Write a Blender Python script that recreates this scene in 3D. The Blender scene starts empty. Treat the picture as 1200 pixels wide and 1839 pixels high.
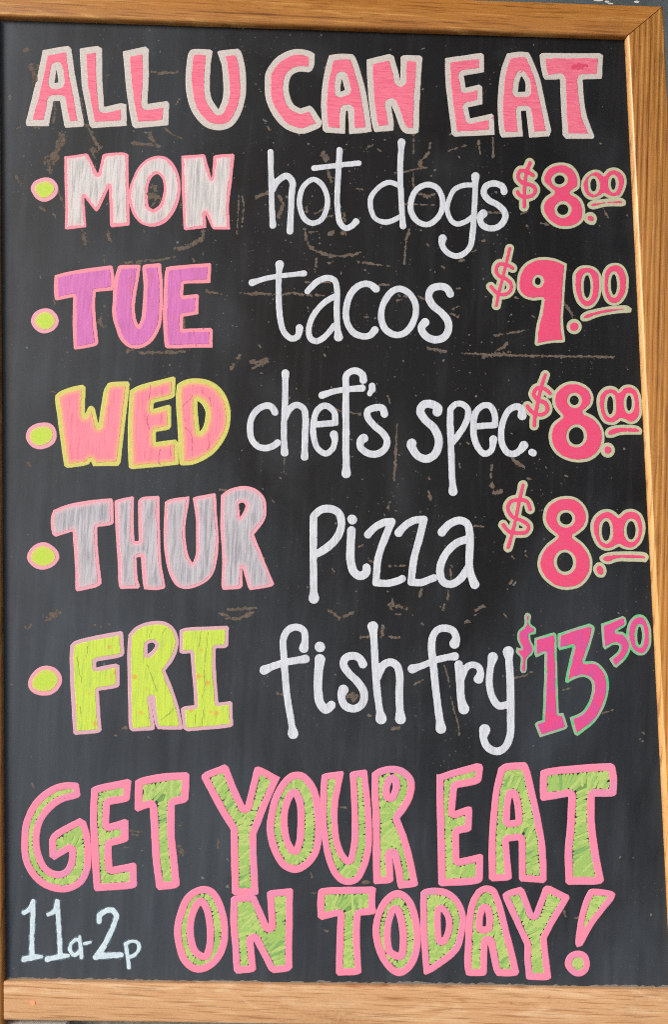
import bpy, math, random
import numpy as np
from mathutils import Vector, Matrix

random.seed(7); RNG = np.random.RandomState(11)
scene = bpy.context.scene
COL = scene.collection

# ------------------------------------------------------------------ camera
IW, IH, F = 1200.0, 1839.0, 1500.0          # photograph frame and focal length in its pixels
CX, CY = IW/2, IH/2
QUAD = [(-1.2, 36), (1122.5, 72), (1205.6, 1773), (9.3, 1757)]   # the black panel's visible corners
LEAN = math.radians(3)

def _homography(src, dst):
    A = []
    for (x, y), (u, v) in zip(src, dst):
        A.append([x, y, 1, 0, 0, 0, -u*x, -u*y, -u]); A.append([0, 0, 0, x, y, 1, -v*x, -v*y, -v])
    return np.linalg.svd(np.array(A))[2][-1].reshape(3, 3)
_H = _homography([(0, 0), (1, 0), (1, 1), (0, 1)], [((x-CX)/F, (y-CY)/F) for x, y in QUAD])
if _H[2, 2] < 0: _H = -_H
_h1, _h2, _h3 = _H.T
_n = np.cross(_h1, _h2); _n /= np.linalg.norm(_n)
_e1 = _h1/np.linalg.norm(_h1)
_e2 = _h2/np.linalg.norm(_h2); _e2o = np.cross(_n, _e1)
_sk = 0.5*math.asin(float(_e1 @ _e2))                       # the old frame is a little out of square: share it
EX = math.cos(_sk)*_e1 + math.sin(_sk)*_e2o
EX /= np.linalg.norm(EX); UP = -np.cross(_n, EX)
_s = 0.60/np.linalg.norm(_h1)                               # panel is 0.60 m wide at the top
_blc = (_h3 + _h2)*_s
ORG = _blc - 0.165*UP - EX*0.0                              # sign origin: at its feet
_mid = (_h3 + _h2 + 0.5*_h1)*_s
ORG = ORG + EX*float((_mid-ORG) @ EX)
M = np.array([EX, _n, UP])                                  # camera space -> sign space (x right, y into board, z up)
CAMLOC = M @ (-ORG)
SIGN = Matrix.Translation((0, 0, 0)) @ Matrix.Rotation(-LEAN, 4, 'X')

def P(px, py, y=0.0):
    """sign-space point where the sight line of a photo pixel meets the plane y"""
    d = M @ np.array([(px-CX)/F, (py-CY)/F, 1.0])
    t = (y - CAMLOC[1])/d[1]
    p = CAMLOC + t*d
    return p
def PV(pts, y=0.0):
    pts = np.asarray(pts, float)
    d = np.stack([(pts[:, 0]-CX)/F, (pts[:, 1]-CY)/F, np.ones(len(pts))], 1) @ M.T
    t = (y - CAMLOC[1])/d[:, 1]
    return CAMLOC + t[:, None]*d

cam = bpy.data.cameras.new('camera'); camo = bpy.data.objects.new('camera', cam); COL.objects.link(camo)
R = M @ np.array([[1, 0, 0], [0, -1, 0], [0, 0, -1]], float)
camo.matrix_world = SIGN @ (Matrix.Translation(CAMLOC.tolist()) @ Matrix(R.tolist()).to_4x4())
cam.sensor_fit = 'VERTICAL'; cam.sensor_height = 36; cam.sensor_width = 36*IW/IH
cam.lens = 36*F/IH; cam.clip_start = 0.01; cam.clip_end = 500
scene.camera = camo

# ------------------------------------------------------------------ sky, sun, exposure
SUN_EL, SUN_AZ = 26.0, -48.0      # degrees; azimuth measured from straight in front of the sign, minus = to its left
world = bpy.data.worlds.new('World'); scene.world = world; world.use_nodes = True
wn = world.node_tree.nodes; wl = world.node_tree.links
bg = wn['Background']; sky = wn.new('ShaderNodeTexSky'); sky.sky_type = 'NISHITA'
sky.sun_disc = False; sky.sun_elevation = math.radians(SUN_EL)
sky.sun_rotation = math.radians(180 - SUN_AZ)
sky.air_density = 1.0; sky.dust_density = 3.0
wl.new(sky.outputs[0], bg.inputs[0]); bg.inputs[1].default_value = 0.12
sun = bpy.data.lights.new('sun', 'SUN'); suno = bpy.data.objects.new('sun', sun); COL.objects.link(suno)
sun.energy = 2.0; sun.angle = math.radians(22); sun.color = (1, 0.975, 0.95)
_el, _az = math.radians(SUN_EL), math.radians(SUN_AZ)
sdir = Vector((math.sin(_az)*math.cos(_el), -math.cos(_az)*math.cos(_el), math.sin(_el)))
suno.rotation_euler = sdir.to_track_quat('Z', 'Y').to_euler(); suno.location = sdir*8
scene.view_settings.view_transform = 'Standard'; scene.view_settings.look = 'None'
scene.view_settings.exposure = 0.18; scene.view_settings.gamma = 1.0
scene.render.engine = 'CYCLES'
scene.render.film_transparent = False
scene.cycles.filter_width = 1.1
scene.cycles.use_denoising = False                          # keep the fine grain of paint and wood

# ------------------------------------------------------------------ materials
def s2l(c):
    return tuple(((v/255.0)/12.92 if v/255.0 <= 0.04045 else ((v/255.0+0.055)/1.055)**2.4) for v in c)
def lin(c, k=1.0): return tuple(min(1.0, v*k) for v in s2l(c)) + (1.0,)

class NT:
    def __init__(self, name):
        self.m = bpy.data.materials.new(name); self.m.use_nodes = True
        self.t = self.m.node_tree; self.n = self.t.nodes; self.l = self.t.links
        self.b = self.n['Principled BSDF']
    def new(self, typ, **kw):
        nd = self.n.new(typ)
        for k, v in kw.items(): setattr(nd, k, v)
        return nd
    def link(self, a, b): self.l.new(a, b)
    def coords(self, scale=(1, 1, 1), rot=(0, 0, 0), loc=(0, 0, 0)):
        tc = self.new('ShaderNodeTexCoord'); mp = self.new('ShaderNodeMapping')
        mp.inputs['Scale'].default_value = scale; mp.inputs['Rotation'].default_value = rot; mp.inputs['Location'].default_value = loc
        self.link(tc.outputs['Object'], mp.inputs[0]); return mp.outputs[0]
    def noise(self, vec, scale, detail=4, rough=0.6, dist=0.0):
        nd = self.new('ShaderNodeTexNoise'); nd.inputs['Scale'].default_value = scale
        nd.inputs['Detail'].default_value = detail; nd.inputs['Roughness'].default_value = rough; nd.inputs['Distortion'].default_value = dist
        self.link(vec, nd.inputs['Vector']); return nd.outputs['Fac']
    def ramp(self, fac, stops):
        r = self.new('ShaderNodeValToRGB'); els = r.color_ramp.elements
        while len(els) < len(stops): els.new(0.5)
        for e, (p, c) in zip(els, stops):
            e.position = p; e.color = c if len(c) == 4 else tuple(c)+(1,)
        self.link(fac, r.inputs[0]); return r.outputs[0]
    def mix(self, fac, a, b, mode='MIX'):
        m = self.new('ShaderNodeMix', data_type='RGBA', blend_type=mode)
        for sock, v in ((m.inputs[0], fac), (m.inputs[6], a), (m.inputs[7], b)):
            if isinstance(v, (int, float)): sock.default_value = v
            elif isinstance(v, tuple): sock.default_value = v
            else: self.link(v, sock)
        return m.outputs[2]
    def math(self, op, a, b=0.0, c=None):
        m = self.new('ShaderNodeMath', operation=op)
        for i, v in enumerate((a, b) if c is None else (a, b, c)):
            if isinstance(v, (int, float)): m.inputs[i].default_value = v
            else: self.link(v, m.inputs[i])
        return m.outputs[0]
    def bump(self, h, strength, dist=0.001):
        b = self.new('ShaderNodeBump'); b.inputs['Strength'].default_value = strength; b.inputs['Distance'].default_value = dist
        self.link(h, b.inputs['Height']); self.link(b.outputs[0], self.b.inputs['Normal'])
BW = lambda v: (v, v, v, 1)

def paint(name, col, col2, streak=(60, 60), amt=(0.35, 0.7), dirt=0.12, rough=0.55, fleck=None, edge=None, k=1.0):
    """marker paint: uneven pigment laid in strokes, a little rubbed"""
    t = NT(name)
    v1 = t.coords((streak[0], 1, streak[1]))
    s = t.noise(v1, 10, 5, 0.65, 0.6)
    v2 = t.coords((1, 1, 1))
    big = t.noise(v2, 28, 3, 0.5)
    f = t.ramp(s, [(amt[0], BW(0)), (amt[1], BW(1))])
    c = t.mix(f, lin(col, k), lin(col2, k))
    if edge:                                   # the wet border where two paints bled into each other
        at = t.new('ShaderNodeAttribute', attribute_name='depth')
        wob = t.math('MULTIPLY', t.noise(v2, 260, 2, 0.6), 5.0)
        dd = t.math('SUBTRACT', at.outputs['Fac'], wob)
        fe = t.ramp(t.math('MULTIPLY_ADD', dd, 0.12, 0.35), [(0.0, BW(1)), (1.0, BW(0))])
        c = t.mix(t.math('MULTIPLY', fe, edge[1]), c, lin(edge[0], k))
    c = t.mix(t.math('MULTIPLY', big, dirt), c, t.mix(1.0, c, (0.55, 0.5, 0.5, 1), 'MULTIPLY'))
    fine = t.noise(v2, 900, 3, 0.7)
    c = t.mix(t.ramp(fine, [(0.66, BW(0)), (0.78, BW(0.5))]), c, t.mix(1.0, c, (0.55, 0.5, 0.5, 1), 'MULTIPLY'))
    thin = t.noise(t.coords((streak[0]*1.7+8, 1, streak[1]*1.7+8), loc=(3, 1, 2)), 12, 4, 0.7, 0.4)   # dry passes that let the black through
    c = t.mix(t.ramp(thin, [(0.64, BW(0)), (0.76, BW(0.55))]), c, t.mix(1.0, c, (0.30, 0.28, 0.30, 1), 'MULTIPLY'))
    if fleck:
        vo = t.new('ShaderNodeTexVoronoi'); vo.inputs['Scale'].default_value = fleck[1]; t.link(v2, vo.inputs['Vector'])
        ff = t.ramp(vo.outputs['Distance'], [(0.10, BW(0.75)), (0.24, BW(0))])
        c = t.mix(ff, c, lin(fleck[0], k))
    t.link(c, t.b.inputs['Base Color'])
    t.b.inputs['Roughness'].default_value = rough; t.b.inputs['Specular IOR Level'].default_value = 0.3
    t.bump(t.math('ADD', s, t.math('MULTIPLY', fine, 0.5)), 0.10, 0.0003)
    return t.m

def wood(name, axis, light, mid, dark, seed, cath=0.0, stripe=0.0, k=1.0):
    """varnished oak, grain along one axis of the sign"""
    t = NT(name)
    def gc(al, ac, o=0.0):
        return t.coords((al, 6, ac) if axis == 'x' else (ac, 6, al), loc=(seed*3.1+o, o, seed*1.7-o), rot=(0, 0.012*math.sin(seed*5), 0))
    broad = t.noise(gc(1.6, 26), 1.6, 4, 0.55, 0.8)
    lines = t.noise(gc(2.0, 190, 3), 1.5, 6, 0.68, 0.35)
    fig = t.noise(gc(5.0, 24, 7), 1.3, 3, 0.5, 0.6)
    rings = t.math('MULTIPLY_ADD', t.math('SINE', t.math('MULTIPLY', fig, 46.0)), 0.5, 0.5)
    w = t.new('ShaderNodeTexWave', wave_type='BANDS', bands_direction='Z' if axis == 'x' else 'X', wave_profile='SIN')
    w.inputs['Scale'].default_value = 1.0; w.inputs['Distortion'].default_value = 1.6
    w.inputs['Detail'].default_value = 2; w.inputs['Detail Scale'].default_value = 0.35
    t.link(gc(2.0, 62, 1), w.inputs['Vector'])
    pores = t.noise(gc(18, 620, 5), 1.0, 3, 0.65)
    x = t.math('ADD', t.math('MULTIPLY', broad, 0.45), t.math('MULTIPLY', lines, 0.65))
    x = t.math('ADD', x, t.math('MULTIPLY', t.math('SUBTRACT', rings, 0.5), cath))
    x = t.math('ADD', x, t.math('MULTIPLY', t.math('SUBTRACT', w.outputs['Fac'], 0.5), stripe))
    c = t.ramp(x, [(0.34, lin(dark, k)), (0.47, lin(mid, k)), (0.58, lin(mid, k)), (0.72, lin(light, k))])
    c = t.mix(t.ramp(pores, [(0.52, BW(0)), (0.64, BW(0.75))]), c, t.mix(1.0, c, (0.50, 0.40, 0.32, 1), 'MULTIPLY'))
    dashes = t.noise(gc(7, 420, 9), 1.0, 3, 0.6)
    c = t.mix(t.ramp(dashes, [(0.64, BW(0)), (0.74, BW(0.75))]), c, lin(dark, k*0.8))
    spots = t.noise(t.coords((1, 1, 1), loc=(seed, 2, 1)), 120, 2, 0.5)
    c = t.mix(t.ramp(spots, [(0.72, BW(0)), (0.80, BW(0.5))]), c, t.mix(1.0, c, (0.4, 0.3, 0.25, 1), 'MULTIPLY'))
    grime = t.math('MULTIPLY', t.ramp(t.noise(t.coords(loc=(seed, 1, 4)), 11, 5, 0.7), [(0.50, BW(0)), (0.72, BW(1))]), t.ramp(t.noise(t.coords(loc=(4, 1, seed)), 300, 3, 0.7), [(0.40, BW(0.1)), (0.62, BW(0.55))]))
    c = t.mix(grime, c, t.mix(1.0, c, (0.45, 0.40, 0.36, 1), 'MULTIPLY'))
    t.link(c, t.b.inputs['Base Color'])
    r = t.math('MULTIPLY_ADD', broad, 0.25, 0.20)
    t.link(r, t.b.inputs['Roughness']); t.b.inputs['Specular IOR Level'].default_value = 0.5
    t.bump(t.math('ADD', t.math('MULTIPLY', pores, -0.7), t.math('MULTIPLY', lines, 0.6)), 0.3, 0.0006)
    return t.m

def slate():
    t = NT('black_board_paint')
    v = t.coords((1, 1, 1))
    wipe = t.noise(t.coords((26, 1, 2.2)), 3, 5, 0.62, 0.5)
    cloud = t.noise(v, 5.5, 4, 0.55, 0.3)
    c = t.mix(t.ramp(cloud, [(0.42, BW(0)), (0.72, BW(1))]), (0.0065, 0.0065, 0.007, 1), (0.0135, 0.0148, 0.0175, 1))
    c = t.mix(t.ramp(wipe, [(0.50, BW(0)), (0.80, BW(0.40))]), c, (0.036, 0.038, 0.043, 1))
    fine = t.noise(v, 420, 3, 0.75)
    c = t.mix(t.ramp(fine, [(0.62, BW(0)), (0.80, BW(0.28))]), c, (0.12, 0.12, 0.12, 1))
    # ghosts of older writing and the eraser's sweeps
    arc = t.new('ShaderNodeTexWave', wave_type='RINGS', rings_direction='Y'); arc.inputs['Scale'].default_value = 2.6
    arc.inputs['Distortion'].default_value = 5.0; arc.inputs['Detail'].default_value = 3; arc.inputs['Detail Scale'].default_value = 1.4
    t.link(t.coords((1, 1, 1), loc=(0.35, 0, -0.55)), arc.inputs['Vector'])
    gh = t.math('MULTIPLY', t.ramp(arc.outputs['Fac'], [(0.62, BW(0)), (1.0, BW(1))]), t.ramp(t.noise(t.coords(loc=(7, 0, 3)), 7, 4, 0.6, 0.4), [(0.48, BW(0)), (0.72, BW(0.5))]))
    c = t.mix(gh, c, (0.042, 0.047, 0.055, 1))
    sp = t.new('ShaderNodeTexVoronoi'); sp.inputs['Scale'].default_value = 190; t.link(v, sp.inputs['Vector'])
    gate = t.noise(v, 14, 3, 0.6)
    dots = t.math('MULTIPLY', t.ramp(sp.outputs['Distance'], [(0.05, BW(0.8)), (0.15, BW(0))]), t.ramp(gate, [(0.48, BW(0)), (0.62, BW(1))]))
    c = t.mix(dots, c, (0.16, 0.15, 0.14, 1))
    # sky sheen painted into the colour: bluish, strongest low down and along the left side
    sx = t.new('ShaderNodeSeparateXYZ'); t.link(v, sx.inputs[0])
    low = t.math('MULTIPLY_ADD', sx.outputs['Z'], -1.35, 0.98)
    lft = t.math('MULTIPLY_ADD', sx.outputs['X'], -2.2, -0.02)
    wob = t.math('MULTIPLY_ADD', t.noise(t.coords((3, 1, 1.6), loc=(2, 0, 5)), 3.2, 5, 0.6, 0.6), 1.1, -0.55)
    sheen = t.math('ADD', t.math('ADD', t.math('MAXIMUM', low, 0.0), t.math('MAXIMUM', lft, 0.0)), wob)
    sheen_mix = t.math('MULTIPLY', t.ramp(sheen, [(0.16, BW(0)), (1.0, BW(1))]), t.math('MULTIPLY_ADD', wipe, 0.9, 0.35))
    c = t.mix(sheen_mix, c, (0.066, 0.081, 0.102, 1))
    t.link(c, t.b.inputs['Base Color'])
    r = t.math('MULTIPLY_ADD', t.noise(v, 9, 4, 0.6), 0.22, 0.42)
    t.link(r, t.b.inputs['Roughness']); t.b.inputs['Specular IOR Level'].default_value = 0.24
    t.bump(t.noise(v, 650, 3, 0.6), 0.12, 0.0004)
    return t.m

def plain(name, c1, c2, scale, rough=0.8, spec=0.3, bump=0.2):
    t = NT(name); v = t.coords()
    n1 = t.noise(v, scale, 6, 0.65)
    c = t.ramp(n1, [(0.3, tuple(c1)+(1,)), (0.7, tuple(c2)+(1,))])
    t.link(c, t.b.inputs['Base Color']); t.b.inputs['Roughness'].default_value = rough
    t.b.inputs['Specular IOR Level'].default_value = spec
    t.bump(t.noise(v, scale*8, 4, 0.6), bump, 0.002); return t.m

MAT = {}
def mat(k): return MAT[k]
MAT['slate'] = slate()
MAT['wood_top'] = wood('oak_top', 'x', (216, 162, 92), (184, 124, 60), (112, 66, 30), 1.3, 0.09)
MAT['wood_right'] = wood('oak_right', 'z', (214, 160, 90), (186, 128, 62), (128, 78, 36), 4.7, 0.0, 0.26)
MAT['wood_highlight'] = wood('oak_highlight_edge', 'z', (240, 200, 148), (228, 176, 114), (202, 146, 86), 2.2, 0.0, 0.05)  # paler oak: a bright highlight painted into the colour
MAT['wood_left'] = wood('oak_left', 'z', (196, 142, 80), (176, 120, 60), (118, 74, 36), 9.1, 0.0, 0.1)
MAT['wood_bottom'] = wood('oak_bottom', 'x', (228, 192, 152), (214, 168, 124), (186, 134, 92), 6.2, 0.14)
MAT['white'] = paint('white_marker', (220, 227, 238), (186, 195, 209), (45, 6), (0.44, 0.72), 0.20)
MAT['offwhite'] = paint('offwhite_marker', (218, 213, 210), (190, 184, 180), (50, 50), (0.4, 0.75), 0.15)
MAT['pink_fill'] = paint('rose_pink_marker', (250, 132, 158), (232, 100, 136), (7, 75), (0.42, 0.66), 0.18)
MAT['pink_line'] = paint('pink_outline_marker', (246, 146, 164), (238, 160, 178), (60, 60), (0.35, 0.7), 0.12)
MAT['pink_soft'] = paint('soft_pink_outline_marker', (240, 162, 178), (232, 176, 192), (50, 50), (0.35, 0.7), 0.12)
MAT['pink_dusty'] = paint('dusty_pink_outline_marker', (222, 172, 188), (212, 178, 192), (50, 50), (0.35, 0.7), 0.12)
MAT['pink_hot'] = paint('bubblegum_outline_marker', (252, 144, 174), (230, 146, 184), (3.5, 3.5), (0.42, 0.66), 0.14)
MAT['silver'] = paint('silver_marker', (222, 221, 223), (164, 164, 168), (38, 2.6), (0.44, 0.70), 0.12, edge=((240, 200, 208), 0.7))
MAT['silver2'] = paint('silver_marker_cool', (200, 200, 210), (146, 147, 158), (38, 2.6), (0.42, 0.66), 0.12, edge=((226, 190, 204), 0.7))
MAT['lilac'] = paint('lilac_marker', (220, 124, 198), (196, 110, 176), (45, 4), (0.40, 0.68), 0.12)
MAT['coral'] = paint('salmon_pink_marker', (250, 146, 166), (228, 120, 146), (50, 4), (0.46, 0.74), 0.12, edge=((240, 186, 124), 0.85))
MAT['olive'] = paint('yellow_green_outline_marker', (222, 210, 122), (196, 208, 104), (24, 24), (0.4, 0.65), 0.10)
MAT['lime'] = paint('lime_marker', (208, 232, 86), (176, 208, 94), (55, 4), (0.44, 0.68), 0.14, fleck=((224, 160, 80), 75))
MAT['lime_dot'] = paint('lime_dot_marker', (186, 226, 70), (204, 218, 96), (25, 25), (0.35, 0.7), 0.10, edge=((226, 206, 130), 0.4))
MAT['red_fill'] = paint('hot_pink_marker', (240, 76, 120), (226, 92, 134), (12, 45), (0.38, 0.66), 0.20)
MAT['cream_line'] = paint('cream_green_outline_marker', (200, 198, 172), (172, 190, 156), (30, 30), (0.4, 0.7), 0.10)
MAT['magenta'] = paint('magenta_marker', (232, 80, 140), (212, 86, 158), (14, 9), (0.40, 0.62), 0.15)
MAT['green_line'] = paint('mint_outline_marker', (156, 182, 160), (80, 204, 130), (7, 7), (0.47, 0.62), 0.10)
MAT['green_a'] = paint('leaf_green_marker', (168, 202, 112), (150, 190, 108), (40, 40), (0.4, 0.7), 0.12)
MAT['green_b'] = paint('pale_green_marker', (190, 212, 126), (170, 204, 118), (40, 40), (0.4, 0.7), 0.12)
MAT['green_c'] = paint('deep_green_marker', (126, 174, 108), (148, 188, 106), (40, 40), (0.4, 0.7), 0.12)
MAT['green_d'] = paint('thin_green_wash', (130, 168, 94), (108, 148, 86), (40, 40), (0.4, 0.7), 0.12)
MAT['chalk'] = paint('pale_blue_chalk', (216, 236, 248), (184, 208, 224), (30, 30), (0.42, 0.72), 0.15, rough=0.85)
MAT['chalk_haze'] = paint('rubbed_chalk', (104, 124, 140), (70, 84, 98), (40, 40), (0.4, 0.7), 0.1, rough=0.9)
MAT['smudge'] = paint('red_smudge', (226, 78, 116), (232, 96, 130), (10, 40), (0.4, 0.7), 0.1)
MAT['chip'] = plain('bare_hardboard', s2l((86, 77, 70)), s2l((122, 109, 100)), 220, 0.9, 0.2)
MAT['speck'] = plain('chalk_specks', s2l((88, 88, 87)), s2l((126, 124, 120)), 220, 0.9, 0.2)
MAT['dust'] = plain('grey_dust', s2l((104, 100, 96)), s2l((140, 134, 128)), 160, 0.95, 0.1)
MAT['orange'] = plain('orange_paint_spot', s2l((244, 160, 110)), s2l((246, 172, 124)), 160, 0.6, 0.3)

# ------------------------------------------------------------------ mesh helpers
def mesh_obj(name, verts, faces, m, parent=None, smooth=False, mats=None, midx=None):
    me = bpy.data.meshes.new(name); me.from_pydata([tuple(map(float, v)) for v in verts], [], faces)
    for mm in (mats or [m]): me.materials.append(mm)
    if midx is not None: me.polygons.foreach_set('material_index', midx)
    if smooth: me.polygons.foreach_set('use_smooth', [True]*len(me.polygons))
    me.update()
    o = bpy.data.objects.new(name, me); COL.objects.link(o)
    if parent: o.parent = parent
    return o

def spline(pts, corners, closed, step=3.0):
    """Catmull-Rom through the points; corner points break the tangent"""
    pts = np.asarray(pts, float); n = len(pts); out = []
    for i in range(n if closed else n-1):
        p1, p2 = pts[i], pts[(i+1) % n]
        p0 = pts[(i-1) % n] if (closed or i > 0) else p1
        p3 = pts[(i+2) % n] if (closed or i < n-2) else p2
        if corners[i]: p0 = p1 - (p2-p1)
        if corners[(i+1) % n]: p3 = p2 + (p2-p1)
        L = np.linalg.norm(p2-p1)
        if L < 1e-6: continue
        d0 = max(np.linalg.norm(p1-p0), 1e-3)**0.5; d1 = L**0.5; d2 = max(np.linalg.norm(p3-p2), 1e-3)**0.5
        m1 = (p2-p1) + d1*((p1-p0)/d0 - (p2-p0)/(d0+d1)); m2 = (p2-p1) + d1*((p3-p2)/d2 - (p3-p1)/(d1+d2))
        k = max(1, int(L/step)); t = np.arange(k)[:, None]/k
        out.append((2*t**3-3*t**2+1)*p1 + (t**3-2*t**2+t)*m1 + (-2*t**3+3*t**2)*p2 + (t**3-t**2)*m2)
    if not closed: out.append(pts[-1:])
    return np.concatenate(out)

def seg_dist(G, A, B):
    """distance and parameter from grid points G (N,2) to segments A->B"""
    best = np.full(len(G), 1e9); 
    AB = B-A; L2 = np.maximum((AB**2).sum(1), 1e-9)
    for k in range(len(A)):
        t = np.clip(((G-A[k]) @ AB[k])/L2[k], 0, 1)
        q = G - A[k] - t[:, None]*AB[k]
        best = np.minimum(best, np.einsum('ij,ij->i', q, q))
    return np.sqrt(best)
def stroke_dist(G, Pn, r):
    best = np.full(len(G), 1e9)
    for k in range(len(Pn)-1):
        a, b = Pn[k], Pn[k+1]; ab = b-a; L2 = max(float(ab @ ab), 1e-9)
        t = np.clip(((G-a) @ ab)/L2, 0, 1)
        q = G - a - t[:, None]*ab
        best = np.minimum(best, np.sqrt(np.einsum('ij,ij->i', q, q)) - (r[k]+(r[k+1]-r[k])*t))
    return best
def inside(G, poly):
    x, y = G[:, 0], G[:, 1]; res = np.zeros(len(G), bool); n = len(poly)
    for i in range(n):
        x1, y1 = poly[i]; x2, y2 = poly[(i+1) % n]
        if y1 == y2: continue
        c = ((y1 > y) != (y2 > y)) & (x < (x2-x1)*(y-y1)/(y2-y1)+x1)
        res ^= c
    return res
class Field:
    def __init__(self, x0, y0, x1, y1, h):
        self.h = h; self.x0, self.y0 = x0, y0
        self.nx = int((x1-x0)/h)+2; self.ny = int((y1-y0)/h)+2
        gx, gy = np.meshgrid(x0+h*np.arange(self.nx), y0+h*np.arange(self.ny))
        self.G = np.stack([gx.ravel(), gy.ravel()], 1)
    def shape(self, a): return a.reshape(self.ny, self.nx)
    def noise(self, cell, amp, seed):
        rs = np.random.RandomState(seed)
        u = (self.G[:, 0]-self.x0)/cell; v = (self.G[:, 1]-self.y0)/cell
        T = rs.uniform(-1, 1, (int(v.max())+3, int(u.max())+3))
        i = u.astype(int); j = v.astype(int); fu = u-i; fv = v-j
        fu = fu*fu*(3-2*fu); fv = fv*fv*(3-2*fv)
        return amp*((T[j, i]*(1-fu)+T[j, i+1]*fu)*(1-fv) + (T[j+1, i]*(1-fu)+T[j+1, i+1]*fu)*fv)
def poly_field(outer, holes, h, pad=6):
    mn = outer.min(0)-pad; mx = outer.max(0)+pad
    f = Field(mn[0], mn[1], mx[0], mx[1], h)
    def sd(p):
        d = seg_dist(f.G, p, np.roll(p, -1, 0)); return np.where(inside(f.G, p), -d, d)
    v = sd(outer)
    for hp in holes: v = np.maximum(v, -sd(hp))
    return f, v
def blur(f, v):
    a = f.shape(v); p = np.pad(a, 1, mode='edge')
    a = (p[1:-1, 1:-1]*4 + 2*(p[:-2, 1:-1]+p[2:, 1:-1]+p[1:-1, :-2]+p[1:-1, 2:]) + p[:-2, :-2]+p[:-2, 2:]+p[2:, :-2]+p[2:, 2:])/16
    return a.ravel()

def field_mesh(name, f, val, z0, z1, m, parent, edge=2.2):
    """thin layer of paint where val<0: marching squares, rounded edge, mapped onto the board"""
    V = f.shape(val); ins = V < 0
    if not ins.any(): return None
    h = f.h; verts = []; dep = []; idx = {}
    def gv(j, i):
        k = (0, j, i)
        if k not in idx: idx[k] = len(verts); verts.append((f.x0+i*h, f.y0+j*h)); dep.append(-V[j, i])
        return idx[k]
    def ev(j, i, j2, i2):
        k = (1, min(j, j2), min(i, i2), j == j2)
        if k not in idx:
            a, b = V[j, i], V[j2, i2]; t = a/(a-b)
            t = min(max(t, 0.02), 0.98)
            idx[k] = len(verts); verts.append((f.x0+(i+(i2-i)*t)*h, f.y0+(j+(j2-j)*t)*h)); dep.append(0.0)
        return idx[k]
    faces = []; cont = []
    cnt = ins[:-1, :-1].astype(int)+ins[1:, :-1]+ins[:-1, 1:]+ins[1:, 1:]
    for j, i in zip(*np.nonzero(cnt)):
        c = [(j, i), (j+1, i), (j+1, i+1), (j, i+1)]
        if cnt[j, i] == 4:
            faces.append([gv(*q) for q in c]); continue
        fc = []; cross = []
        for a in range(4):
            p, q = c[a], c[(a+1) % 4]
            if ins[p]: fc.append(gv(*p))
            if ins[p] != ins[q]:
                e = ev(p[0], p[1], q[0], q[1]); fc.append(e); cross.append((e, ins[p]))
        if len(fc) >= 3: faces.append(fc)
        for a in range(len(cross)):                 # contour pieces: leaving edge -> entering edge
            if cross[a][1]:
                cont.append((cross[a][0], cross[(a+1) % len(cross)][0]))
    verts = np.array(verts); dep = np.array(dep)
    prof = np.clip(dep/edge, 0, 1); prof = np.sqrt(np.clip(1-(1-prof)**2, 0, 1))
    base = PV(verts, 0.0)
    top = base.copy(); top[:, 1] = -(z0 + (z1-z0)*(0.35+0.65*prof))
    n0 = len(top); low = {}; extra = []
    for a, b in cont:
        for q in (a, b):
            if q not in low:
                low[q] = n0+len(extra); p = base[q].copy(); p[1] = -z0*0.5; extra.append(p)
        faces.append([a, low[a], low[b], b])
    allv = np.concatenate([top, np.array(extra)]) if extra else top
    o = mesh_obj(name, allv, faces, m, parent, smooth=True)
    at = o.data.attributes.new('depth', 'FLOAT', 'POINT')
    at.data.foreach_set('value', np.concatenate([dep, np.zeros(len(extra))]).astype(np.float32))
    return o

def parse(s, reg):
    x0, y0, k = reg; pts = []; cor = []
    for tok in s.split():
        c = tok.endswith('*'); a, b = tok.rstrip('*').split(',')
        pts.append((x0+float(a)/k, y0+float(b)/k)); cor.append(c)
    return pts, cor
def ell(s, reg):
    cx, cy, rx, ry = map(float, s[2:].split(',')); x0, y0, k = reg
    a = np.linspace(0, 2*math.pi, 28, endpoint=False)
    return np.stack([x0+(cx+rx*np.cos(a))/k, y0+(cy+ry*np.sin(a))/k], 1)
def contour(s, reg):
    s = s.strip()
    if s.startswith('e:'): return ell(s, reg)
    allc = s.startswith('P '); s = s[2:] if allc else s
    p, c = parse(s, reg)
    return spline(p, [True]*len(c) if allc else c, True)
def stroke(s, reg):
    s = s.strip(); closed = s.startswith('c'); s = s[1:] if closed else s
    w, pts = s.split(':'); w = [float(q)/reg[2]*(1.14 if reg[1] == 1600 else 1.0) for q in w.split('/')]
    if len(w) == 1: w = [w[0]]*3
    p, c = parse(pts, reg); q = spline(p, c, closed, 2.5)
    if closed: q = np.concatenate([q, q[:1]])
    L = np.concatenate([[0], np.cumsum(np.linalg.norm(np.diff(q, axis=0), axis=1))])
    t = L/max(L[-1], 1e-6)
    e0 = np.clip(1-L/(14.0), 0, 1)**1.2 if w[0] != w[1] else 0*t
    e1 = np.clip(1-(L[-1]-L)/(14.0), 0, 1)**1.2 if w[2] != w[1] else 0*t
    r = 0.5*(w[1] + (w[0]-w[1])*e0 + (w[2]-w[1])*e1)
    return q, r

# ------------------------------------------------------------------ the sign
sign = bpy.data.objects.new('menu_board', None); COL.objects.link(sign); sign.matrix_world = SIGN
sign['label'] = 'oak-framed black menu board hand-lettered with all-you-can-eat weekday specials'
sign['category'] = 'menu board'

D = 0.0065                                   # how far the frame stands proud of the panel
iTL, iTR, iBR, iBL = [P(*q) for q in QUAD]
def ext(a, b, s): return a + (b-a)/np.linalg.norm(b-a)*s

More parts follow.
